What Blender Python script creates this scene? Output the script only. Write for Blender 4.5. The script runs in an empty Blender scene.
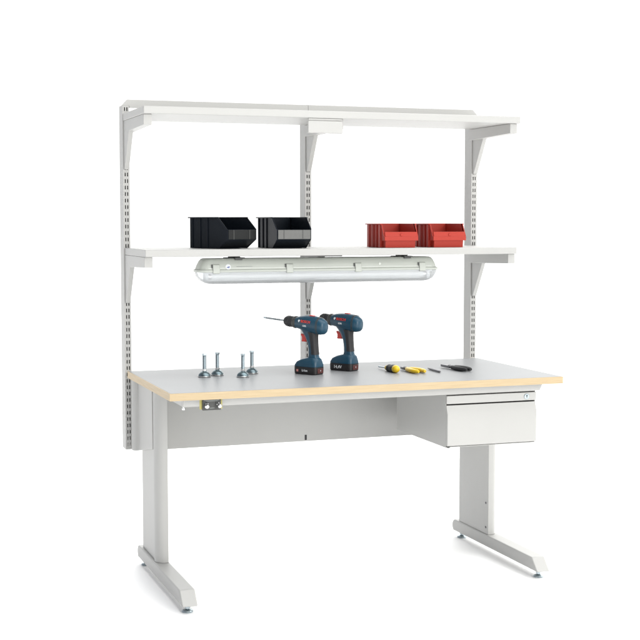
import bpy, bmesh, math, random
from mathutils import Vector, Matrix

random.seed(7)
scene = bpy.context.scene
R = math.radians
PI = math.pi

# ------------------------------------------------------------------ camera
cam_d = bpy.data.cameras.new('camera')
cam = bpy.data.objects.new('camera', cam_d)
scene.collection.objects.link(cam)
cam.location = (-1.0127, -4.3881, 1.3512)
cam.rotation_euler = (R(90 - 4.0842), 0, R(-19.5414))
cam_d.sensor_width = 36.0
cam_d.lens = 1338.506 / 640 * 36.0
cam_d.shift_x = -0.0037
cam_d.shift_y = -0.0068
cam_d.clip_start = 0.05
cam_d.clip_end = 500
scene.camera = cam

# ------------------------------------------------------------------ studio surround
world = bpy.data.worlds.new('World')
scene.world = world
world.use_nodes = True
wn, wl = world.node_tree.nodes, world.node_tree.links
wn.clear()
w_out = wn.new('ShaderNodeOutputWorld')
w_bg = wn.new('ShaderNodeBackground')
w_tc = wn.new('ShaderNodeTexCoord')
w_sep = wn.new('ShaderNodeSeparateXYZ')
wl.new(w_tc.outputs['Generated'], w_sep.inputs[0])
w_side = wn.new('ShaderNodeMapRange')            # surround dimmed at the left so left faces fall darker
w_side.interpolation_type = 'SMOOTHSTEP'
w_side.inputs['From Min'].default_value = -0.60
w_side.inputs['From Max'].default_value = -0.04
w_side.inputs['To Min'].default_value = 0.45
w_side.inputs['To Max'].default_value = 1.0
wl.new(w_sep.outputs['X'], w_side.inputs['Value'])
w_front = wn.new('ShaderNodeMapRange')           # surround raised at the back so the background stays white
w_front.interpolation_type = 'SMOOTHSTEP'
w_front.inputs['From Min'].default_value = -0.55
w_front.inputs['From Max'].default_value = 0.25
w_front.inputs['To Min'].default_value = 0.80
w_front.inputs['To Max'].default_value = 1.30
wl.new(w_sep.outputs['Y'], w_front.inputs['Value'])
w_mul = wn.new('ShaderNodeMath')
w_mul.operation = 'MULTIPLY'
wl.new(w_side.outputs[0], w_mul.inputs[0])
wl.new(w_front.outputs[0], w_mul.inputs[1])
w_up = wn.new('ShaderNodeMapRange')              # overhead glow added to whiten the floor
w_up.interpolation_type = 'SMOOTHSTEP'
w_up.inputs['From Min'].default_value = 0.12
w_up.inputs['From Max'].default_value = 0.60
w_up.inputs['To Min'].default_value = 1.0
w_lit = wn.new('ShaderNodeMapRange')             # added overhead glow, held back at the left to darken left faces
w_lit.interpolation_type = 'SMOOTHSTEP'
w_lit.inputs['From Min'].default_value = -0.40
w_lit.inputs['From Max'].default_value = 0.12
w_lit.inputs['To Min'].default_value = 0.75
w_lit.inputs['To Max'].default_value = 2.9
wl.new(w_sep.outputs['X'], w_lit.inputs['Value'])
wl.new(w_lit.outputs[0], w_up.inputs['To Max'])
wl.new(w_sep.outputs['Z'], w_up.inputs['Value'])
w_mul2 = wn.new('ShaderNodeMath')
w_mul2.operation = 'MULTIPLY'
wl.new(w_mul.outputs[0], w_mul2.inputs[0])
wl.new(w_up.outputs[0], w_mul2.inputs[1])
wl.new(w_mul2.outputs[0], w_bg.inputs['Strength'])
w_col = wn.new('ShaderNodeMix')                  # the dimmed side is a little cooler
w_col.data_type = 'RGBA'
w_col.inputs[6].default_value = (0.84, 0.88, 1.06, 1)
w_col.inputs[7].default_value = (1.0, 1.0, 0.985, 1)
wl.new(w_side.outputs[0], w_col.inputs['Factor'])
wl.new(w_col.outputs[2], w_bg.inputs['Color'])
wl.new(w_bg.outputs[0], w_out.inputs[0])


def area_lamp(name, loc, target, sx, sy, power, col):
    d = bpy.data.lights.new(name, 'AREA')
    d.shape = 'RECTANGLE'
    d.size, d.size_y = sx, sy
    d.energy = power
    d.color = col
    o = bpy.data.objects.new(name, d)
    scene.collection.objects.link(o)
    o.location = loc
    o.rotation_euler = (Vector(target) - Vector(loc)).to_track_quat('-Z', 'Y').to_euler()
    return o


area_lamp('softbox_key', (2.3, -5.6, 2.3), (0.8, 0.3, 0.9), 3.2, 3.0, 172, (1.0, 0.985, 0.955))
area_lamp('added_overhead_lamp', (0.9, 0.2, 4.6), (0.9, 0.3, 0.0), 5.0, 4.0, 60, (0.97, 0.985, 1.0))  # unseen lamp added to brighten the floor and worktop

scene.view_settings.view_transform = 'Standard'
scene.view_settings.look = 'None'
scene.view_settings.exposure = 0.0
scene.view_settings.gamma = 1.0

# ------------------------------------------------------------------ materials
MATS = {}


def mat(name, col, rough=0.5, metal=0.0, bump=0.0, bscale=400.0, var=0.0, vscale=6.0, coat=0.0, spec=0.5):
    m = bpy.data.materials.new(name)
    m.use_nodes = True
    n, l = m.node_tree.nodes, m.node_tree.links
    p = n['Principled BSDF']
    p.inputs['Base Color'].default_value = (*col, 1)
    p.inputs['Roughness'].default_value = rough
    p.inputs['Metallic'].default_value = metal
    p.inputs['Coat Weight'].default_value = coat
    p.inputs['Specular IOR Level'].default_value = spec
    tc = n.new('ShaderNodeTexCoord')
    if var:
        nz = n.new('ShaderNodeTexNoise')
        nz.inputs['Scale'].default_value = vscale
        nz.inputs['Detail'].default_value = 5
        l.new(tc.outputs['Object'], nz.inputs['Vector'])
        mr = n.new('ShaderNodeMapRange')
        mr.inputs['From Min'].default_value = 0.3
        mr.inputs['From Max'].default_value = 0.7
        mr.inputs['To Min'].default_value = 1 - var
        mr.inputs['To Max'].default_value = 1 + var
        l.new(nz.outputs['Fac'], mr.inputs['Value'])
        mx = n.new('ShaderNodeMix')
        mx.data_type = 'RGBA'
        mx.blend_type = 'MULTIPLY'
        mx.inputs['Factor'].default_value = 1
        mx.inputs[6].default_value = (*col, 1)
        l.new(mr.outputs[0], mx.inputs[7])
        l.new(mx.outputs[2], p.inputs['Base Color'])
    if bump:
        nb = n.new('ShaderNodeTexNoise')
        nb.inputs['Scale'].default_value = bscale
        nb.inputs['Detail'].default_value = 2
        l.new(tc.outputs['Object'], nb.inputs['Vector'])
        b = n.new('ShaderNodeBump')
        b.inputs['Strength'].default_value = bump
        b.inputs['Distance'].default_value = 0.001
        l.new(nb.outputs['Fac'], b.inputs['Height'])
        l.new(b.outputs['Normal'], p.inputs['Normal'])
    MATS[name] = m
    return m


PAINT = mat('light_grey_powder_coat', (0.402, 0.401, 0.388), 0.45, bump=0.12, bscale=700, var=0.015, vscale=3)
LAMINATE = mat('grey_laminate', (0.272, 0.279, 0.286), 0.36, bump=0.03, bscale=500, var=0.02, vscale=5, spec=0.13)
FLOORM = mat('white_studio_floor', (0.96, 0.96, 0.96), 0.8, var=0.004, vscale=0.5)
STEEL = mat('zinc_plated_steel', (0.40, 0.46, 0.49), 0.30, metal=1.0, var=0.05, vscale=120)
DARKSTEEL = mat('dark_steel', (0.16, 0.16, 0.17), 0.35, metal=1.0)
CHROME = mat('polished_steel', (0.56, 0.56, 0.56), 0.22, metal=1.0)
RUBBER = mat('black_rubber', (0.018, 0.019, 0.021), 0.6, bump=0.2, bscale=900)
BLACKP = mat('black_polypropylene', (0.010, 0.013, 0.018), 0.30, bump=0.05, bscale=300, spec=0.05)
REDP = mat('red_polypropylene', (0.36, 0.034, 0.022), 0.42, bump=0.05, bscale=300, spec=0.2)
CARD = mat('grey_label_card', (0.048, 0.050, 0.047), 0.25, var=0.08, vscale=60)
DARKCARD = mat('dark_label_holder', (0.012, 0.013, 0.013), 0.3, spec=0.25)  # darker than the other label strip, used on the turned bin only
BLUEP = mat('dark_blue_plastic', (0.007, 0.050, 0.088), 0.34, bump=0.06, bscale=800, var=0.04, vscale=40, spec=0.45)
GRIPM = mat('black_grip_rubber', (0.016, 0.016, 0.018), 0.55, bump=0.3, bscale=1200)
REDT = mat('red_plastic', (0.55, 0.035, 0.025), 0.35)
WHITEINK = mat('white_print', (0.7, 0.72, 0.74), 0.5)
YELLOW = mat('yellow_plastic', (0.74, 0.50, 0.015), 0.3, var=0.03, vscale=60)
HOUSE = mat('pale_grp_housing', (0.46, 0.485, 0.445), 0.4, bump=0.05, bscale=500, var=0.015, vscale=8)
TUBEM = mat('white_fluorescent_tube', (0.85, 0.86, 0.86), 0.25)
REFL = mat('white_reflector_tray', (0.72, 0.74, 0.75), 0.4)
PALEYEL = mat('pale_yellow_sticker', (0.46, 0.41, 0.13), 0.5)
JAWM = mat('grey_tool_steel', (0.24, 0.24, 0.25), 0.35, metal=1.0)
CLIPM = mat('clip_plastic', (0.66, 0.68, 0.65), 0.35)
DARKP = mat('dark_grey_plastic', (0.05, 0.052, 0.05), 0.45)
BLUEINK = mat('blue_print', (0.05, 0.09, 0.32), 0.5)
GREYINK = mat('grey_print', (0.33, 0.35, 0.34), 0.6)


def wood_mat():
    m = mat('beech_edge', (0.68, 0.47, 0.26), 0.45, spec=0.25)
    n, l = m.node_tree.nodes, m.node_tree.links
    p = n['Principled BSDF']
    tc = n.new('ShaderNodeTexCoord')
    mp = n.new('ShaderNodeMapping')
    mp.inputs['Scale'].default_value = (3.0, 3.0, 220.0)
    l.new(tc.outputs['Object'], mp.inputs['Vector'])
    nz = n.new('ShaderNodeTexNoise')
    nz.inputs['Scale'].default_value = 3.0
    nz.inputs['Detail'].default_value = 6
    l.new(mp.outputs[0], nz.inputs['Vector'])
    cr = n.new('ShaderNodeValToRGB')
    cr.color_ramp.elements[0].position = 0.3
    cr.color_ramp.elements[0].color = (0.40, 0.305, 0.183, 1)
    cr.color_ramp.elements[1].position = 0.7
    cr.color_ramp.elements[1].color = (0.515, 0.41, 0.262, 1)
    l.new(nz.outputs['Fac'], cr.inputs[0])
    l.new(cr.outputs[0], p.inputs['Base Color'])
    return m


WOOD = wood_mat()


def diffuser_mat():
    m = bpy.data.materials.new('clear_ribbed_diffuser')
    m.use_nodes = True
    n, l = m.node_tree.nodes, m.node_tree.links
    n.clear()
    out = n.new('ShaderNodeOutputMaterial')
    tr = n.new('ShaderNodeBsdfTransparent')
    tr.inputs[0].default_value = (0.95, 0.97, 0.98, 1)
    df = n.new('ShaderNodeBsdfDiffuse')
    df.inputs[0].default_value = (0.80, 0.82, 0.84, 1)
    gl = n.new('ShaderNodeBsdfGlossy')
    gl.inputs['Roughness'].default_value = 0.12
    fr = n.new('ShaderNodeFresnel')
    fr.inputs[0].default_value = 1.45
    tc = n.new('ShaderNodeTexCoord')
    mp = n.new('ShaderNodeMapping')
    mp.inputs['Scale'].default_value = (1, 260, 260)
    l.new(tc.outputs['Object'], mp.inputs[0])
    wv = n.new('ShaderNodeTexNoise')
    wv.inputs['Scale'].default_value = 1.0
    l.new(mp.outputs[0], wv.inputs['Vector'])
    bp = n.new('ShaderNodeBump')
    bp.inputs['Strength'].default_value = 0.25
    bp.inputs['Distance'].default_value = 0.002
    l.new(wv.outputs['Fac'], bp.inputs['Height'])
    l.new(bp.outputs[0], gl.inputs['Normal'])
    m1 = n.new('ShaderNodeMixShader')
    m1.inputs[0].default_value = 0.42
    l.new(tr.outputs[0], m1.inputs[1])
    l.new(df.outputs[0], m1.inputs[2])
    m2 = n.new('ShaderNodeMixShader')
    l.new(fr.outputs[0], m2.inputs[0])
    l.new(m1.outputs[0], m2.inputs[1])
    l.new(gl.outputs[0], m2.inputs[2])
    l.new(m2.outputs[0], out.inputs[0])
    return m


DIFFUSER = diffuser_mat()


# ------------------------------------------------------------------ helpers
def bx(bm, x0, x1, y0, y1, z0, z1):
    v = [bm.verts.new((x, y, z)) for z in (z0, z1) for y in (y0, y1) for x in (x0, x1)]
    for f in ((0, 2, 3, 1), (4, 5, 7, 6), (0, 1, 5, 4), (2, 6, 7, 3), (0, 4, 6, 2), (1, 3, 7, 5)):
        bm.faces.new([v[i] for i in f])


def prism(bm, pts, a0, a1, axis='X'):
    """extrude a 2D polygon; axis X: pts are (y,z); Y: (x,z); Z: (x,y)"""
    def P(p, a):
        return {'X': (a, p[0], p[1]), 'Y': (p[0], a, p[1]), 'Z': (p[0], p[1], a)}[axis]
    A = [bm.verts.new(P(p, a0)) for p in pts]
    B = [bm.verts.new(P(p, a1)) for p in pts]
    n = len(pts)
    bm.faces.new(A)
    bm.faces.new(B[::-1])
    for i in range(n):
        bm.faces.new([A[i], B[i], B[(i + 1) % n], A[(i + 1) % n]])


def rings(bm, rr, cap=True, closed=True):
    """skin a list of rings of points"""
    V = [[bm.verts.new(p) for p in r] for r in rr]
    n = len(V[0])
    for a, b in zip(V, V[1:]):
        for i in range(n):
            bm.faces.new([a[i], a[(i + 1) % n], b[(i + 1) % n], b[i]])
    if cap:
        bm.faces.new(V[0][::-1])
        bm.faces.new(V[-1])


def circ(c, u, v, r, n=24, e=1.0, r2=None):
    """ring of a circle / superellipse round c in the plane u,v"""
    c, u, v = Vector(c), Vector(u), Vector(v)
    r2 = r if r2 is None else r2
    out = []
    for i in range(n):
        a = 2 * PI * i / n
        ca, sa = math.cos(a), math.sin(a)
        ca = math.copysign(abs(ca) ** e, ca)
        sa = math.copysign(abs(sa) ** e, sa)
        out.append(c + u * r * ca + v * r2 * sa)
    return out


def frame_of(d):
    d = Vector(d).normalized()
    u = d.orthogonal().normalized()
    if abs(d.z) < 0.99:
        u = Vector((0, 0, 1)).cross(d).normalized()
    return d, u, d.cross(u)


def lathe(bm, p0, d, prof, n=24):
    """prof: (distance along d, radius)"""
    d, u, v = frame_of(d)
    p0 = Vector(p0)
    rings(bm, [circ(p0 + d * t, u, v, max(r, 1e-5), n) for t, r in prof])


def tube(bm, pts, radii, n=12):
    pts = [Vector(p) for p in pts]
    rr = []
    for i, p in enumerate(pts):
        a = pts[max(i - 1, 0)]
        b = pts[min(i + 1, len(pts) - 1)]
        d, u, v = frame_of(b - a)
        r = radii[i] if isinstance(radii, (list, tuple)) else radii
        rr.append(circ(p, u, v, r, n))
    rings(bm, rr)


def rrect(cx, cy, w, d, r, z, n=5):
    """rounded rectangle ring at height z"""
    out = []
    for (sx, sy, a0) in ((1, 1, 0), (-1, 1, 90), (-1, -1, 180), (1, -1, 270)):
        for k in range(n + 1):
            a = R(a0 + 90 * k / n)
            out.append(Vector((cx + sx * (w / 2 - r) + r * math.cos(a), cy + sy * (d / 2 - r) + r * math.sin(a), z)))
    return out


def obj(name, bm, m, parent=None, bevel=0.0, smooth=True, seg=2, off=None):
    bmesh.ops.recalc_face_normals(bm, faces=bm.faces[:])
    me = bpy.data.meshes.new(name)
    bm.to_mesh(me)
    bm.free()
    me.materials.append(m)
    o = bpy.data.objects.new(name, me)
    scene.collection.objects.link(o)
    if parent is not None:
        o.parent = parent
    if off is not None:
        o.location = off
    if bevel:
        b = o.modifiers.new('bevel', 'BEVEL')
        b.width = bevel
        b.segments = seg
        b.limit_method = 'ANGLE'
        b.angle_limit = R(35)
        b.harden_normals = False
    if smooth:
        me.polygons.foreach_set('use_smooth', [True] * len(me.polygons))
        me.set_sharp_from_angle(angle=R(35))
    return o


def NB():
    return bmesh.new()


def thing(name, label, cat, loc=(0, 0, 0), rz=0.0, group=None):
    o = bpy.data.objects.new(name, None)
    scene.collection.objects.link(o)
    o.location = loc
    o.rotation_euler = (0, 0, rz)
    o.empty_display_size = 0.05
    o['label'] = label
    o['category'] = cat
    if group:
        o['group'] = group
    return o


def dup(root, label, loc, rz=0.0):
    r = root.copy()
    scene.collection.objects.link(r)
    r.location = loc
    r.rotation_euler = (0, 0, rz)
    r['label'] = label
    for ch in list(root.children):
        c = ch.copy()
        scene.collection.objects.link(c)
        c.parent = r
        for g in list(ch.children):
            k = g.copy()
            scene.collection.objects.link(k)
            k.parent = c
    return r


def lettering(name, text, size, m, parent, matrix, depth=0.0002, bold=0.0):
    cu = bpy.data.curves.new(name, 'FONT')
    cu.body = text
    cu.size = size
    cu.extrude = depth
    cu.offset = bold
    cu.align_x = 'CENTER'
    cu.align_y = 'CENTER'
    cu.resolution_u = 3
    t = bpy.data.objects.new(name, cu)
    scene.collection.objects.link(t)
    bpy.context.view_layer.update()
    me = bpy.data.meshes.new_from_object(t.evaluated_get(bpy.context.evaluated_depsgraph_get()))
    bpy.data.objects.remove(t)
    bpy.data.curves.remove(cu)
    me.transform(matrix)
    me.materials.clear()
    me.materials.append(m)
    o = bpy.data.objects.new(name, me)
    scene.collection.objects.link(o)
    o.parent = parent
    return o


# ------------------------------------------------------------------ setting
b = NB()
bx(b, -60, 60, -60, 60, -0.05, 0.0)
fl = obj('floor', b, FLOORM, smooth=False)
fl['kind'] = 'structure'

# ------------------------------------------------------------------ workbench
W, H, T, D = 1.5, 0.768, 0.026, 0.72
HB = H - T
BC = Vector((0.75, 0.38, 0))
BO = -BC
bench = thing('workbench', 'light grey steel workbench with wood edged grey top, two upper shelves and a drawer', 'workbench', BC)


def bp(name, bm, m=PAINT, parent=None, bevel=0.0, **k):
    """part of the bench (world coordinates) or sub-part of a bench part"""
    if parent is None:
        return obj(name, bm, m, bench, bevel, off=BO, **k)
    return obj(name, bm, m, parent, bevel, **k)


# worktop: laminate slab framed with a wooden edge
b = NB()
bx(b, 0.003, W - 0.003, 0.003, D - 0.003, HB + 0.001, H)
top = bp('worktop', b, LAMINATE, bevel=0.0006)
b = NB()
bx(b, 0, W, 0, 0.003, HB, H - 0.0006)
bx(b, 0, 0.003, 0.003, D, HB, H - 0.0006)
bx(b, W - 0.003, W, 0.003, D, HB, H - 0.0006)
bx(b, 0.003, W - 0.003, D - 0.003, D, HB, H - 0.0006)
bp('edge_band', b, WOOD, top)

# steel frame under the top
b = NB()
prism(b, [(0.055, 0.714), (1.425, 0.714), (1.437, HB - 0.001), (0.055, HB - 0.001)], 0.0398, 0.062, 'Y')
bx(b, 0.055, 0.077, 0.062, 0.66, 0.714, HB - 0.001)
bx(b, 1.415, 1.437, 0.062, 0.66, 0.714, HB - 0.001)
bx(b, 0.077, 1.415, 0.638, 0.66, 0.714, HB - 0.001)
fr = bp('top_frame', b, PAINT, bevel=0.0015)
b = NB()
lathe(b, (0.058, 0.046, 0.7145), (0, 0, -1), [(0, 0.0035), (0.004, 0.0035), (0.0042, 0.006), (0.010, 0.006), (0.011, 0.004)], 12)
bp('screw', b, CHROME, fr)


# legs (mirrored), each with its foot, levelling feet, screws
def leg(mir):
    def mx(x):
        return W - x if mir else x

    def mp(pts):
        return [(mx(x), y) for x, y in pts]
    yf, yr = 0.430, 0.704
    xi = 0.09
    pts = [(xi, yf), (xi - 0.016, yf)]
    for k in range(1, 9):
        a = R(90 * k / 8)
        pts.append((xi - 0.016 - 0.029 * math.sin(a), yf + 0.042 * (1 - math.cos(a))))
    pts += [(0.045, 0.474), (0.051, 0.476), (0.051, yr), (xi, yr)]
    b = NB()
    prism(b, mp(pts), 0.0772, HB - 0.002, 'Z')
    l = bp('leg', b, PAINT, bevel=0.0015)
    # foot
    prof = [(0.009, 0.0285), (0.055, 0.077), (0.735, 0.077)]
    for k in range(1, 9):
        a = R(90 - 150 * k / 8)
        prof.append((0.735 + 0.027 * math.cos(a), 0.050 + 0.027 * math.sin(a)))
    prof += [(0.735, 0.0285)]
    b = NB()
    prism(b, prof, mx(0.040), mx(0.095), 'X')
    bp('foot', b, PAINT, l, bevel=0.004, seg=3)
    for y in (0.050, 0.722):
        b = NB()
        lathe(b, (mx(0.0675), y, 0), (0, 0, 1), [(0, 0.019), (0.004, 0.020), (0.008, 0.017), (0.0105, 0.009), (0.011, 0.0055), (0.030, 0.0055)], 20)
        lathe(b, (mx(0.0675), y, 0.0135), (0, 0, 1), [(0, 0.0095), (0.006, 0.0095)], 6)
        bp('levelling_foot', b, STEEL, l)
    for z in (0.105, 0.205):
        b = NB()
        lathe(b, (mx(xi - 0.002), 0.452, z), (-1 if mir else 1, 0, 0), [(0, 0.0045), (0.0035, 0.0045), (0.0045, 0.003)], 10)
        bp('screw', b, DARKSTEEL, l)
    return l


leg(False)
leg(True)


# side brackets carrying the uprights
def side_bracket(mir):
    def mx(x):
        return W - x if mir else x
    pts = [(0.030, 0.748), (0.020, 0.742), (0.015, 0.728), (0.014, 0.714), (0.017, 0.702), (0.024, 0.692), (0.034, 0.686), (0.042, 0.4775), (0.0505, 0.4775), (0.0505, 0.7045), (0.089, 0.7045), (0.089, 0.748)]
    b = NB()
    prism(b, [(mx(x), y) for x, y in pts], 0.4585, HB - 0.003, 'Z')
    for v in b.verts:
        if v.co.z < 0.5 and v.co.y < 0.7:
            v.co.z += 0.040 * (0.7 - v.co.y) / 0.2225
    return bp('side_bracket', b, PAINT, bevel=0.002)


side_bracket(False)
side_bracket(True)

# modesty panel
b = NB()
bx(b, 0.0895, 1.4105, 0.690, 0.7035, 0.459, HB - 0.002)
mpn = bp('back_panel', b, PAINT, bevel=0.0015)
b = NB()
bx(b, 0.714, 0.7225, 0.688, 0.6905, 0.464, 0.485)
bp('cable_slot', b, RUBBER, mpn, bevel=0.001)


# slotted uprights
def upright(x0):
    x1, y0, y1 = x0 + 0.0255, 0.749, 0.815
    z0, z1 = 0.457, 1.7903
    b = NB()
    t = 0.0015
    # rear and side walls of the channel
    bx(b, x0, x0 + t, y0 + t, y1, z0, z1)
    bx(b, x1 - t, x1, y0 + t, y1, z0, z1)
    bx(b, x0 + t, x1 - t, y1 - t, y1, z0, z1)
    bx(b, x0 + t, x1 - t, y0 + t, y1 - t, z1 - t, z1)
    # slotted front: strips round two columns of slots
    c = [x0, x0 + 0.0062, x0 + 0.0102, x0 + 0.0153, x0 + 0.0193, x1]
    for i in (0, 2, 4):
        bx(b, c[i], c[i + 1], y0, y0 + t, z0, z1)
    z = z0
    zs = z0 + 0.012
    while zs + 0.015 < z1:
        for i in (1, 3):
            bx(b, c[i], c[i + 1], y0, y0 + t, z, zs)
        z = zs + 0.0145
        zs += 0.025
    for i in (1, 3):
        bx(b, c[i], c[i + 1], y0, y0 + t, z, z1)
    return bp('upright', b, PAINT, smooth=False)


UX = (-0.0035, 0.737, 1.478)
for x in UX:
    upright(x)

# top rail
b = NB()
prism(b, [(-0.0035, 1.7905), (0.016, 1.813), (0.7495, 1.813), (0.7495, 1.783), (0.024, 1.783), (0.022, 1.7905)], 0.7485, 0.775, 'Y')
prism(b, [(0.7505, 1.813), (1.482, 1.813), (1.5035, 1.7905), (1.478, 1.7905), (1.476, 1.783), (0.7505, 1.783)], 0.7485, 0.775, 'Y')
bp('top_rail', b, PAINT, bevel=0.0004)

# shelves
for z0, z1, xa, xb, yf in ((1.7318, 1.7585, -0.002, 1.505, 0.367), (1.2172, 1.2440, 0.001, 1.499, 0.374)):
    b = NB()
    bx(b, xa, xb, yf, 0.7475, z0, z1)
    bp('shelf', b, PAINT, bevel=0.002)
    # arms with their gussets
    for k, (x0, x1) in enumerate(((0.001, 0.031), (0.735, 0.765), (1.469, 1.499))):
        ya = yf + 0.018
        if k == 1 and z0 < 1.5:
            ya = 0.590
        b = NB()
        prism(b, [(ya, z0 - 0.0385), (ya, z0 - 0.0006), (0.7478, z0 - 0.0006), (0.7478, z0 - 0.046), (0.70, z0 - 0.0455)], x0, x1, 'X')
        a = bp('shelf_arm', b, PAINT, bevel=0.0012)
        xc = (UX[k] + 0.01275)
        b = NB()
        zt = z0 - 0.0462
        prism(b, [(0.650, zt + 0.006), (0.7478, zt + 0.001), (0.7478, zt - 0.140), (0.738, zt - 0.140)], xc - 0.0085, xc + 0.0085, 'X')
        bp('gusset', b, PAINT, a, bevel=0.001)
        b = NB()
        lathe(b, (xc + 0.003, 0.7395, zt - 0.132), (0, -1, 0), [(0, 0.003), (0.004, 0.003)], 10)
        bp('screw', b, DARKSTEEL, a)
# joint cover under the middle of the upper shelf
b = NB()
bx(b, 0.621, 0.758, 0.372, 0.384, 1.676, 1.7225)
cv = bp('joint_cover', b, PAINT, bevel=0.002)
b = NB()
bx(b, 0.623, 0.756, 0.374, 0.384, 1.7235, 1.7312)
bp('cover_flange', b, PAINT, cv, bevel=0.0008)

b = NB()
bx(b, 0.605, 0.760, 0.380, 0.420, 1.2135, 1.2169)
bp('dark_gap_strip', b, DARKP)  # thin dark strip set in for the dark gap line under the lower shelf

# grounding plate under the front edge
b = NB()
bx(b, 0.121, 0.186, 0.030, 0.0391, 0.701, 0.7405)
gp = bp('grounding_plate', b, DARKP, bevel=0.0015)
b = NB()
bx(b, 0.1125, 0.193, 0.0392, 0.0397, 0.704, 0.7405)
bp('warning_label', b, PALEYEL, gp)
for x in (0.137, 0.172):
    b = NB()
    sx = -0.25 if x < 0.15 else 0.25
    lathe(b, (x, 0.031, 0.726), (sx, -1, -0.45), [(0, 0.0055), (0.008, 0.0055), (0.0085, 0.004), (0.016, 0.004), (0.0165, 0.0075), (0.024, 0.0078), (0.026, 0.006)], 16)
    bp('stud', b, CHROME, gp)
b = NB()
for z, x0, x1 in ((0.7352, 0.127, 0.180), (0.732, 0.133, 0.174), (0.708, 0.146, 0.163)):
    bx(b, x0, x1, 0.0296, 0.0301, z, z + 0.0012)
bp('print', b, GREYINK, gp)

# drawer cabinet
X0, X1 = 1.049, 1.4185
b = NB()
t = 0.003
bx(b, X0, X0 + t, 0.064, 0.53, 0.514, 0.7125)
bx(b, X1 - t, X1, 0.064, 0.53, 0.514, 0.7125)
bx(b, X0 + t, X1 - t, 0.527, 0.53, 0.514, 0.7125)
bx(b, X0 + t, X1 - t, 0.064, 0.527, 0.709, 0.7125)
bx(b, X0 + t, X1 - t, 0.064, 0.527, 0.514, 0.517)
dc = bp('drawer_cabinet', b, PAINT, bevel=0.0008)
b = NB()
bx(b, X0, X1, 0.055, 0.0635, 0.6765, 0.707)
bp('top_strip', b, PAINT, dc, bevel=0.0018)
b = NB()
prism(b, [(0.0655, 0.671), (0.060, 0.671), (0.0585, 0.661), (0.050, 0.640), (0.050, 0.5235), (0.053, 0.5205), (0.0655, 0.5205)], X0 + 0.001, X1 - 0.001, 'X')
bp('drawer_front', b, PAINT, dc, bevel=0.0012)
b = NB()
bx(b, X0 + 0.003, X1 - 0.003, 0.0655, 0.45, 0.522, 0.66)
bp('drawer_box', b, PAINT, dc)
b = NB()
lathe(b, (1.377, 0.0552, 0.6915), (0, -1, 0), [(0, 0.0105), (0.002, 0.0105), (0.003, 0.0095)], 24)
bp('lock', b, STEEL, dc)
b = NB()
bx(b, 1.3758, 1.3782, 0.0519, 0.0524, 0.686, 0.697)
lathe(b, (1.377, 0.0524, 0.6945), (0, -1, 0), [(0, 0.003), (0.0005, 0.003)], 12)
bp('keyhole', b, DARKP, dc)
b = NB()
bx(b, X0 + 0.004, X0 + 0.012, 0.0525, 0.0635, 0.5142, 0.5195)
bp('stop', b, DARKP, dc)

# ------------------------------------------------------------------ light fixture under the lower shelf
LC = Vector((0.7130, 0.52, 1.16))
lum = thing('light_fixture', 'long sealed fluorescent light with clear cover hanging under the lower shelf', 'light', LC)
L2 = 0.982
b = NB()
rings(b, [rrect(0, 0, L2, 0.118, 0.030, -0.004), rrect(0, 0, L2, 0.118, 0.030, 0.004), rrect(0, 0, L2 - 0.012, 0.110, 0.028, 0.006),
          rrect(0, 0, L2 - 0.022, 0.106, 0.026, 0.020), rrect(0, 0, L2 - 0.038, 0.098, 0.024, 0.036), rrect(0, 0, L2 - 0.052, 0.090, 0.022, 0.044), rrect(0, 0, L2 - 0.066, 0.082, 0.018, 0.047)])
hs = obj('housing', b, HOUSE, lum, bevel=0.001)
b = NB()
bx(b, -0.455, 0.455, -0.0567, -0.0545, 0.0105, 0.0125)
obj('seam', b, CLIPM, hs)
b = NB()
rr = []
for w, d, r, z in ((L2 - 0.006, 0.110, 0.029, -0.0045), (L2 - 0.014, 0.108, 0.029, -0.020), (L2 - 0.034, 0.096, 0.028, -0.036), (L2 - 0.062, 0.076, 0.025, -0.046), (L2 - 0.10, 0.050, 0.018, -0.050)):
    rr.append(rrect(0, 0, w, d, r, z))
V = [[b.verts.new(p) for p in r] for r in rr]
for A, B in zip(V, V[1:]):
    n = len(A)
    for i in range(n):
        b.faces.new([A[i], A[(i + 1) % n], B[(i + 1) % n], B[i]])
b.faces.new(V[-1])
obj('diffuser', b, DIFFUSER, lum)
b = NB()
rings(b, [circ((-0.435, -0.012, -0.022), (0, 1, 0), (0, 0, 1), 0.013, 20), circ((0.435, -0.012, -0.022), (0, 1, 0), (0, 0, 1), 0.013, 20)])
tb = obj('tube', b, TUBEM, lum)
for s in (-1, 1):
    b = NB()
    rings(b, [circ((s * 0.4355, -0.012, -0.022), (0, 1, 0), (0, 0, 1), 0.0132, 16), circ((s * 0.447, -0.012, -0.022), (0, 1, 0), (0, 0, 1), 0.0132, 16)])
    obj('cap', b, CHROME, tb)
    b = NB()
    bx(b, s * 0.4475, s * 0.460, -0.030, 0.008, -0.040, -0.0045)
    obj('tube_holder', b, REFL, lum, bevel=0.001)
b = NB()
bx(b, -0.462, 0.462, -0.044, 0.044, -0.0085, -0.0045)
obj('reflector', b, REFL, lum)
for cx in (-0.425, -0.136, 0.144, 0.415):
    b = NB()
    prism(b, [(-0.0592, -0.010), (-0.0625, -0.008), (-0.0625, 0.006), (-0.0575, 0.024), (-0.053, 0.026), (-0.050, 0.022), (-0.056, 0.006), (-0.0592, 0.004)], cx - 0.013, cx + 0.013, 'X')
    cl = obj('clip', b, HOUSE, lum, bevel=0.0012)
    b = NB()
    bx(b, cx - 0.018, cx - 0.0145, -0.0575, -0.0510, 0.011, 0.025)
    obj('slot', b, DARKP, cl)
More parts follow.
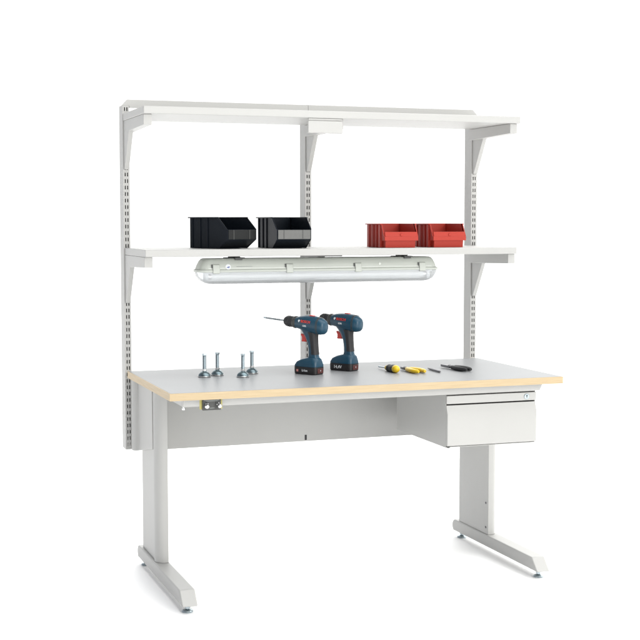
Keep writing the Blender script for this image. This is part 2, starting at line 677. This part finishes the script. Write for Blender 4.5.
# print and sticker on the housing face
tilt = Matrix.Translation((-0.378, -0.0548, 0.016)) @ Matrix.Rotation(R(78), 4, 'X')
b = NB()
lathe(b, (0, 0, -0.001), (0, 0, 1), [(0, 0.0105), (0.0012, 0.0105)], 24)
b.transform(tilt)
st = obj('sticker', b, WHITEINK, lum)
b = NB()
prism(b, [(-0.008, -0.004), (0.003, -0.007), (0.006, 0.002), (-0.002, 0.0)], 0.0003, 0.0006, 'Z')
b.transform(tilt)
obj('emblem', b, BLUEINK, st)
b = NB()
for i in range(15):
    x0 = -0.345 + i * 0.0042
    bx(b, x0, x0 + 0.0028, -0.0550, -0.0542, 0.0155, 0.0175 + 0.001 * random.random())
obj('print', b, GREYINK, lum)
b = NB()
lathe(b, (0.16 + 0.075, -0.0530, 0.022), (0, -1, 0.25), [(0, 0.005), (0.0015, 0.005), (0.002, 0.004)], 16)
obj('plug', b, CLIPM, lum)
for cx in (-0.34, 0.35):
    b = NB()
    bx(b, cx - 0.035, cx + 0.035, -0.030, 0.030, 0.0472, 0.0500)
    bx(b, cx - 0.006, cx + 0.014, -0.051, -0.030, 0.0472, 0.0505)
    bx(b, cx - 0.010, cx + 0.018, -0.053, -0.046, 0.041, 0.0505)
    bx(b, cx - 0.020, cx + 0.020, -0.015, 0.015, 0.050, 0.0570)
    obj('mounting_bracket', b, DARKP, lum, bevel=0.0006)


# ------------------------------------------------------------------ storage bins (front faces -Y, origin at lip-left bottom)
def make_bin(kind, w, L, h, yb, zl, zu, yt, m, label, loc, rz, group, card=None):
    """yb: set-back of the bottom, zl..zu: front lip band, yt: set-back of the rim's front end"""
    root = thing('storage_bin', label, 'storage bin', loc, rz, group)
    t = 0.0025
    side = [(yb, 0.0), (L, 0.0), (L, h), (yt, h), (0.0, zu), (0.0, zl)]
    if kind == 'red':
        side = [(yb, 0.0), (L, 0.0), (L, h), (yt, h), (0.0, zu), (0.0, zl), (yb, zl)]
    b = NB()
    prism(b, side, 0, t, 'X')
    prism(b, side, w - t, w, 'X')
    bx(b, t, w - t, yb, L, 0.0008, 0.0008 + t)
    bx(b, t, w - t, L - t, L, 0.0008 + t, h)
    # front wall
    if kind == 'black':
        prism(b, [(yb, t), (yb + t, t), (t, zl + 0.001), (t, zu), (0.0003, zu), (0.0003, zl)], t, w - t, 'X')
    else:
        prism(b, [(0.0, zl), (t, zl + t), (t, zu), (0.006, zu + 0.018), (0.0035, zu + 0.018), (-0.002, zu), (-0.002, zl)], t, w - t, 'X')
        bx(b, -0.0002, w + 0.0002, -0.0035, -0.0021, zl, zu)
        prism(b, [(0.006, 0.0), (0.040, 0.0), (0.040, zl + 0.001), (0.003, zl + 0.001)], 0.006, w - 0.009, 'X')
    # rim flange
    f = 0.006
    bx(b, -f, 0, yt, L + f, h - 0.004, h)
    bx(b, w, w + f, yt, L + f, h - 0.004, h)
    bx(b, 0, w, L, L + f, h - 0.004, h)
    # thickened slanted edges
    for x0 in (-0.002, w - t):
        prism(b, [(yt, h), (yt + 0.010, h), (0.008, zu), (0.0, zu)], x0, x0 + t + 0.002, 'X')
    # vertical ribs on both sides
    for fr_ in (0.90, 0.62, 0.36) if kind == 'black' else (0.84, 0.66, 0.60, 0.48, 0.42):
        y = yt + (L - yt) * fr_ if kind == 'black' else L * fr_
        for x0 in (-0.0035, w):
            bx(b, x0, x0 + 0.0035, y - 0.003, y + 0.003, 0.0, h - 0.004)
    if kind == 'red':
        for x0 in (-0.004, w):
            bx(b, x0, x0 + 0.004, yb * 0.9 + 0.004, yb * 0.9 + 0.022, 0.0, h - 0.004)
    obj('tray', b, m, root, bevel=0.0008)
    if kind == 'black':
        b = NB()
        bx(b, 0.004, w - 0.004, -0.0022, -0.0002, zl + 0.001, zu - 0.0015)
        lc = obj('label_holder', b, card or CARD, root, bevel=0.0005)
        for x in (0.026, w - 0.036):
            b = NB()
            bx(b, x, x + 0.003, -0.0034, -0.0023, zl + 0.001, zu - 0.0015)
            obj('clamp', b, DARKP, lc)
    else:
        b = NB()
        lathe(b, (w / 2, -0.0005, zu + 0.006), (0, -1, 0.2), [(0, 0.006), (0.002, 0.005), (0.003, 0.002)], 12)
        obj('label_catch', b, m, root)
    return root


ZS = 1.2446
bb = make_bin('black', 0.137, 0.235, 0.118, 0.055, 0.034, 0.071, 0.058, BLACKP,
              'black open front storage bin turned to the right with a dark label holder', (0.316, 0.405, ZS), R(22), 'black bins on the lower shelf', DARKCARD)
make_bin('black', 0.137, 0.235, 0.118, 0.055, 0.034, 0.071, 0.058, BLACKP,
         'black open front storage bin facing forward with a grey label strip', (0.508, 0.405, ZS), R(1), 'black bins on the lower shelf')
rb = make_bin('red', 0.140, 0.185, 0.093, 0.036, 0.027, 0.043, 0.030, REDP,
              'red open front storage bin beside the black bins, second from the right post', (0.943, 0.405, ZS), R(0), 'red bins on the lower shelf')
dup(rb, 'red open front storage bin nearest the right post of the bench', (1.148, 0.405, ZS), R(0))


# ------------------------------------------------------------------ loose levelling feet on the worktop
def make_lev(label, loc):
    root = thing('levelling_foot', label, 'levelling foot', loc, 0.3, 'loose levelling feet on the worktop')
    b = NB()
    lathe(b, (0, 0, 0), (0, 0, 1), [(0, 0.0225), (0.0015, 0.0245), (0.0035, 0.0245), (0.0045, 0.0235)], 28)
    obj('pad', b, CHROME, root)
    b = NB()
    lathe(b, (0, 0, 0.0046), (0, 0, 1), [(0, 0.0236), (0.003, 0.0228), (0.008, 0.0198), (0.012, 0.0160), (0.015, 0.0115), (0.0165, 0.0090), (0.0175, 0.0080)], 28)
    obj('cup', b, MATS['dark_zinc'], root)
    b = NB()
    lathe(b, (0, 0, 0.0215), (0, 0, 1), [(0, 0.0085), (0.008, 0.0085)], 6)
    n = obj('nut', b, CHROME, root, bevel=0.0008)
    b = NB()
    prof = [(0, 0.0068)]
    z = 0.001
    while z < 0.050:
        prof += [(z, 0.0068), (z + 0.0009, 0.0075), (z + 0.0018, 0.0068)]
        z += 0.0018
    lathe(b, (0, 0, 0.0298), (0, 0, 1), prof, 16)
    obj('stem', b, STEEL, root)
    b = NB()
    lathe(b, (0, 0, 0.0800), (0, 0, 1), [(0, 0.0095), (0.0070, 0.0095)], 6)
    obj('hex_head', b, STEEL, root, bevel=0.0007)
    return root


mat('dark_zinc', (0.16, 0.21, 0.23), 0.28, metal=1.0, var=0.1, vscale=80)
ZT = H + 0.0004
lv = make_lev('zinc levelling foot on the worktop, farthest left of the four', (0.232, 0.432, ZT))
dup(lv, 'zinc levelling foot on the worktop, right behind the farthest left one', (0.290, 0.463, ZT), 0.9)
dup(lv, 'zinc levelling foot on the worktop, front one of the pair nearer the drills', (0.367, 0.384, ZT), 0.5)
dup(lv, 'zinc levelling foot on the worktop, rear one of the pair nearer the drills', (0.431, 0.482, ZT), 0.1)


# ------------------------------------------------------------------ cordless drills (nose towards +X, upright, origin under the battery)
def make_drill(label, loc, rz, bit, batt_text):
    root = thing('cordless_drill', label, 'drill', loc, rz, 'cordless drills on the worktop')
    Yv = Vector((0, 1, 0))
    tilt = R(4)
    ax = Vector((math.cos(tilt), 0, math.sin(tilt)))
    up = Vector((-math.sin(tilt), 0, math.cos(tilt)))
    O = Vector((-0.012, 0, 0.189))           # on the barrel axis above the handle

    def at(s, u=0.0):
        return O + ax * s + up * u
    # motor housing: rounded sections along the barrel
    sec = [(-0.068, 0.010, 0.012, -0.006), (-0.066, 0.018, 0.020, -0.006), (-0.060, 0.0235, 0.0265, -0.005), (-0.047, 0.0275, 0.0315, -0.003), (-0.030, 0.0290, 0.0330, -0.001),
           (-0.010, 0.0295, 0.0330, 0.0), (0.018, 0.0290, 0.0310, 0.001), (0.040, 0.0265, 0.0275, 0.002), (0.056, 0.0235, 0.0240, 0.001), (0.064, 0.0225, 0.0225, 0.0)]
    b = NB()
    rings(b, [circ(at(s, c), Yv, up, w, 32, 0.82, h) for s, w, h, c in sec])
    # neck that flows down into the handle
    hd = Vector((-0.010, 0, -1)).normalized()
    hs_ = []
    for t, fx, rx, w in ((-0.012, 0.012, 0.040, 0.0215), (0.006, 0.010, 0.036, 0.0205), (0.018, 0.005, 0.0295, 0.0195), (0.032, 0.000, 0.0235, 0.0185), (0.055, -0.006, 0.0190, 0.0170), (0.080, -0.009, 0.0185, 0.0165), (0.100, -0.011, 0.0195, 0.0175), (0.112, -0.011, 0.0225, 0.0195), (0.122, -0.010, 0.030, 0.023)):
        c = Vector((-0.012 + fx, 0, 0.172 - t))
        hs_.append(circ(c, Vector((1, 0, 0.06)), Yv, rx, 28, 0.75, w))
    rings(b, hs_)
    # base above the battery
    rings(b, [rrect(-0.020, 0, 0.050, 0.042, 0.018, 0.063), rrect(-0.012, 0, 0.078, 0.052, 0.021, 0.057), rrect(-0.003, 0, 0.098, 0.060, 0.020, 0.047), rrect(0.000, 0, 0.106, 0.063, 0.016, 0.034), rrect(0.000, 0, 0.106, 0.063, 0.016, 0.0290)])
    body = obj('body', b, BLUEP, root)
    # rear vents and cap line
    b = NB()
    for s in (-0.045, -0.040):
        rings(b, [circ(at(s, -0.0018), Yv, up, 0.0288 - (-0.040 - s) * 0.08, 32, 0.82, 0.0331 - (-0.040 - s) * 0.09), circ(at(s + 0.0022, -0.0018), Yv, up, 0.0289 - (-0.040 - s) * 0.08, 32, 0.82, 0.0333 - (-0.040 - s) * 0.09)])
    obj('vent', b, DARKP, body)
    # torque ring and chuck
    b = NB()
    d_, u_, v_ = ax, Yv, up
    rings(b, [circ(at(s), Yv, up, r, 28) for s, r in ((0.0641, 0.0215), (0.067, 0.0228), (0.080, 0.0222), (0.082, 0.0208))])
    for k in range(18):
        a = 2 * PI * k / 18
        p = at(0.073) + (Yv * math.cos(a) + up * math.sin(a)) * 0.0226
        lathe(b, p - ax * 0.005, ax, [(0, 0.0012), (0.010, 0.0012)], 6)
    obj('torque_ring', b, DARKP, root)
    b = NB()
    rings(b, [circ(at(s), Yv, up, r, 28) for s, r in ((0.0821, 0.019), (0.084, 0.0205), (0.096, 0.0210), (0.097, 0.0198), (0.099, 0.0198), (0.100, 0.0210), (0.116, 0.0195), (0.124, 0.0150), (0.128, 0.0095))])
    for k in range(12):
        a = 2 * PI * k / 12
        rr_ = Yv * math.cos(a) + up * math.sin(a)
        lathe(b, at(0.101) + rr_ * 0.0207, ax - rr_ * 0.09, [(0, 0.0013), (0.015, 0.0011)], 6)
    obj('chuck', b, RUBBER, root)
    if bit:
        b = NB()
        rings(b, [circ(at(s), Yv, up, r, 10) for s, r in ((0.126, 0.0034), (0.170, 0.0034), (0.222, 0.0034), (0.2225, 0.0040), (0.231, 0.0038), (0.2345, 0.0012))])
        o = obj('drill_bit', b, STEEL, root)
        b = NB()
        for ph in (0, PI):
            pts = [at(0.150 + 0.001 * k) + (Yv * math.cos(ph + k * 0.33) + up * math.sin(ph + k * 0.33)) * 0.0031 for k in range(72)]
            tube(b, pts, 0.0011, 6)
        obj('flute', b, DARKSTEEL, o)
    # trigger
    b = NB()
    prism(b, [(0.020, 0.150), (0.034, 0.153), (0.0335, 0.146), (0.029, 0.139), (0.029, 0.131), (0.031, 0.122), (0.006, 0.122), (0.006, 0.150)], -0.008, 0.008, 'Y')
    obj('trigger', b, REDT, root, bevel=0.0025, seg=3)
    # red direction slider on top, rear rubber
    b = NB()
    rings(b, [circ(at(-0.002, 0.0305), ax, Yv, 0.013, 20, 0.7, 0.009), circ(at(-0.002, 0.0345), ax, Yv, 0.012, 20, 0.7, 0.008)])
    obj('gear_switch', b, REDT, root, bevel=0.001)
    # rubber grip on both sides and the back of the handle
    b = NB()
    gr = []
    for t, fx, rx, w in ((0.012, -0.0055, 0.0215, 0.0211), (0.030, -0.0090, 0.0165, 0.0192), (0.055, -0.0125, 0.0140, 0.0177), (0.080, -0.0150, 0.0135, 0.0172), (0.096, -0.0162, 0.0145, 0.0180)):
        c = Vector((-0.012 + fx, 0, 0.172 - t))
        gr.append(circ(c, Vector((1, 0, 0.06)), Yv, rx, 28, 0.75, w))
    rings(b, gr)
    obj('grip', b, GRIPM, root)
    # battery pack
    b = NB()
    rings(b, [rrect(0.000, 0, 0.100, 0.058, 0.014, 0.0), rrect(0.000, 0, 0.105, 0.062, 0.015, 0.003), rrect(0.000, 0, 0.1065, 0.0635, 0.016, 0.014), rrect(0.000, 0, 0.1065, 0.0635, 0.016, 0.0285)])
    bt = obj('battery', b, MATS['battery_black'], root)
    b = NB()
    bx(b, -0.0548, -0.0530, -0.017, 0.017, 0.005, 0.0235)
    obj('release_button', b, MATS['dark_red_plastic'], bt, bevel=0.001)
    # print: the side at +Y is the one the photograph shows; text reads from the nose backwards
    def side(x, z, y):
        return Matrix(((-1, 0, 0, x), (0, 0, 1, y), (0, 1, 0, z), (0, 0, 0, 1)))

    def side_ax(s, u, y):
        p = at(s, u)
        return Matrix.Translation((p.x, y, p.z)) @ Matrix(((-ax.x, up.x, 0, 0), (0, 0, 1, 0), (-ax.z, up.z, 0, 0), (0, 0, 0, 1)))
    lettering('lettering', 'BOSCH', 0.0135, REDT, body, side_ax(0.008, 0.010, 0.0287), depth=0.0012, bold=0.0003)
    b = NB()
    lathe(b, (0, 0, -0.0005), (0, 0, 1), [(0, 0.0050), (0.0015, 0.0050)], 20)
    b.transform(side_ax(0.040, 0.010, 0.0253))
    obj('emblem', b, WHITEINK, body)
    lettering('lettering', 'GSR', 0.0095, WHITEINK, body, side_ax(0.012, -0.006, 0.0293), depth=0.001)
    lettering('lettering', batt_text, 0.0115 if bit else 0.0165, WHITEINK, bt, side(-0.003 if bit else 0.009, 0.0150, 0.0319), depth=0.0004, bold=0.0002)
    if bit:
        b = NB()
        bx(b, 0.027, 0.036, 0.0315, 0.0321, 0.010, 0.019)
        obj('mark', b, MATS['pale_red_print'], bt)
    lettering('lettering', '+', 0.012, WHITEINK, bt, Matrix.Translation((-0.0550, 0.0, 0.0145)) @ Matrix(((0, 0, -1, 0), (-1, 0, 0, 0), (0, 1, 0, 0), (0, 0, 0, 1))), depth=0.0003)
    return root


mat('pale_red_print', (0.55, 0.22, 0.20), 0.5)
mat('battery_black', (0.014, 0.013, 0.014), 0.4, bump=0.05, bscale=600)
mat('dark_red_plastic', (0.075, 0.016, 0.014), 0.4)
DR = R(180 - 56)
make_drill('dark blue cordless drill with a long bit, farther left of the two', (0.632, 0.398, ZT), DR, True, 'Li-Ion')
make_drill('dark blue cordless drill with an empty chuck beside the one with a bit', (0.802, 0.470, ZT), DR, False, '14,4V')

# ------------------------------------------------------------------ hand tools
# screwdriver: local +X from tip to handle end
sd = thing('screwdriver', 'stubby yellow and black screwdriver lying on the grey worktop', 'screwdriver', (0.950, 0.480, ZT), math.atan2(-0.185, 0.004))
b = NB()
axs = Vector((1, 0, 0.045)).normalized()
P0 = Vector((0, 0, 0.0075))
lathe(b, P0, axs, [(0, 0.0015), (0.004, 0.0034), (0.006, 0.0030), (0.085, 0.0030)], 12)
obj('shaft', b, STEEL, sd)
b = NB()
lathe(b, P0, axs, [(0.078, 0.006), (0.080, 0.0095), (0.092, 0.0115), (0.098, 0.0095)], 20)
obj('collar', b, YELLOW, sd)
b = NB()
rr = []
d_, u_, v_ = frame_of(axs)
for t, r in ((0.0965, 0.011), (0.102, 0.0145), (0.112, 0.0150), (0.118, 0.0130), (0.126, 0.0142), (0.140, 0.0158), (0.154, 0.0158), (0.160, 0.0148)):
    ring = []
    for i in range(36):
        a = 2 * PI * i / 36
        q = r * (1 - 0.05 * (0.5 + 0.5 * math.cos(6 * a)))
        ring.append(P0 + d_ * t + u_ * q * math.cos(a) + v_ * q * math.sin(a))
    rr.append(ring)
rings(b, rr)
obj('grip', b, RUBBER, sd)
b = NB()
lathe(b, P0, axs, [(0.1602, 0.0145), (0.166, 0.0150), (0.174, 0.0138), (0.181, 0.0105), (0.185, 0.0045)], 24)
obj('end_cap', b, YELLOW, sd)


def pliers(name, label, loc, rz, jaw, hand, jl, spread, hl, hr, flat):
    root = thing(name, label, 'pliers', loc, rz)
    z = 0.009
    for s in (-1, 1):
        # +X towards the handle ends, jaws at -X
        b = NB()
        prism(b, [(0.010, s * 0.010), (-0.004, s * 0.011), (-jl * 0.5, s * 0.0085), (-jl, s * 0.0035), (-jl, s * 0.0004), (0.0, s * 0.0004), (0.012, s * 0.001)], z - 0.005, z + 0.005, 'Z')
        prism(b, [(0.008, -s * 0.010), (0.008, s * 0.003), (0.030, s * 0.011), (0.032, s * 0.003)], z - 0.004 + 0.0045 * (s > 0), z - 0.0005 + 0.0045 * (s > 0), 'Z')
        obj('jaw', b, jaw, root, bevel=0.0012)
        b = NB()
        pts = []
        rad = []
        for k in range(15):
            t = k / 14
            pts.append(Vector((0.020 + hl * t, s * (0.006 + spread * (math.sin(min(t * 1.15, 1) * PI / 2)) - 0.006 * max(0, t - 0.75) * 4), z)))
            rad.append(hr * (0.72 + 0.34 * math.sin(PI * min(1, t * 0.8 + 0.2)) + 0.14 * t) if 0 < k < 14 else hr * 0.6)
        tube(b, pts, rad, 14)
        bmesh.ops.scale(b, vec=(1, 1, flat), space=Matrix.Translation((0, 0, -z)), verts=b.verts[:])
        obj('handle', b, hand, root)
    b = NB()
    lathe(b, (0, 0, z - 0.006), (0, 0, 1), [(0, 0.006), (0.0125, 0.006), (0.0135, 0.0045)], 18)
    obj('pivot', b, jaw, root)
    return root


pliers('pliers', 'small pliers with two yellow handles beside the screwdriver', (1.018, 0.375, ZT), math.atan2(-0.13, 0.018), JAWM, YELLOW, 0.030, 0.014, 0.105, 0.0085, 0.95)
pliers('pliers', 'dark handled pliers with grey jaws at the right of the tools', (1.208, 0.375, ZT), math.atan2(-0.11, 0.022), JAWM, RUBBER, 0.055, 0.010, 0.105, 0.0085, 0.95)
# plain steel punch
pn = thing('steel_punch', 'thin grey steel rod lying between the two pliers', 'punch', (1.117, 0.320, ZT), math.atan2(-0.125, -0.005))
b = NB()
lathe(b, (-0.062, 0, 0.0046), (1, 0, 0), [(0, 0.0025), (0.012, 0.0032), (0.018, 0.0044), (0.118, 0.0044), (0.1225, 0.0040), (0.125, 0.003)], 8)
obj('rod', b, DARKSTEEL, pn)
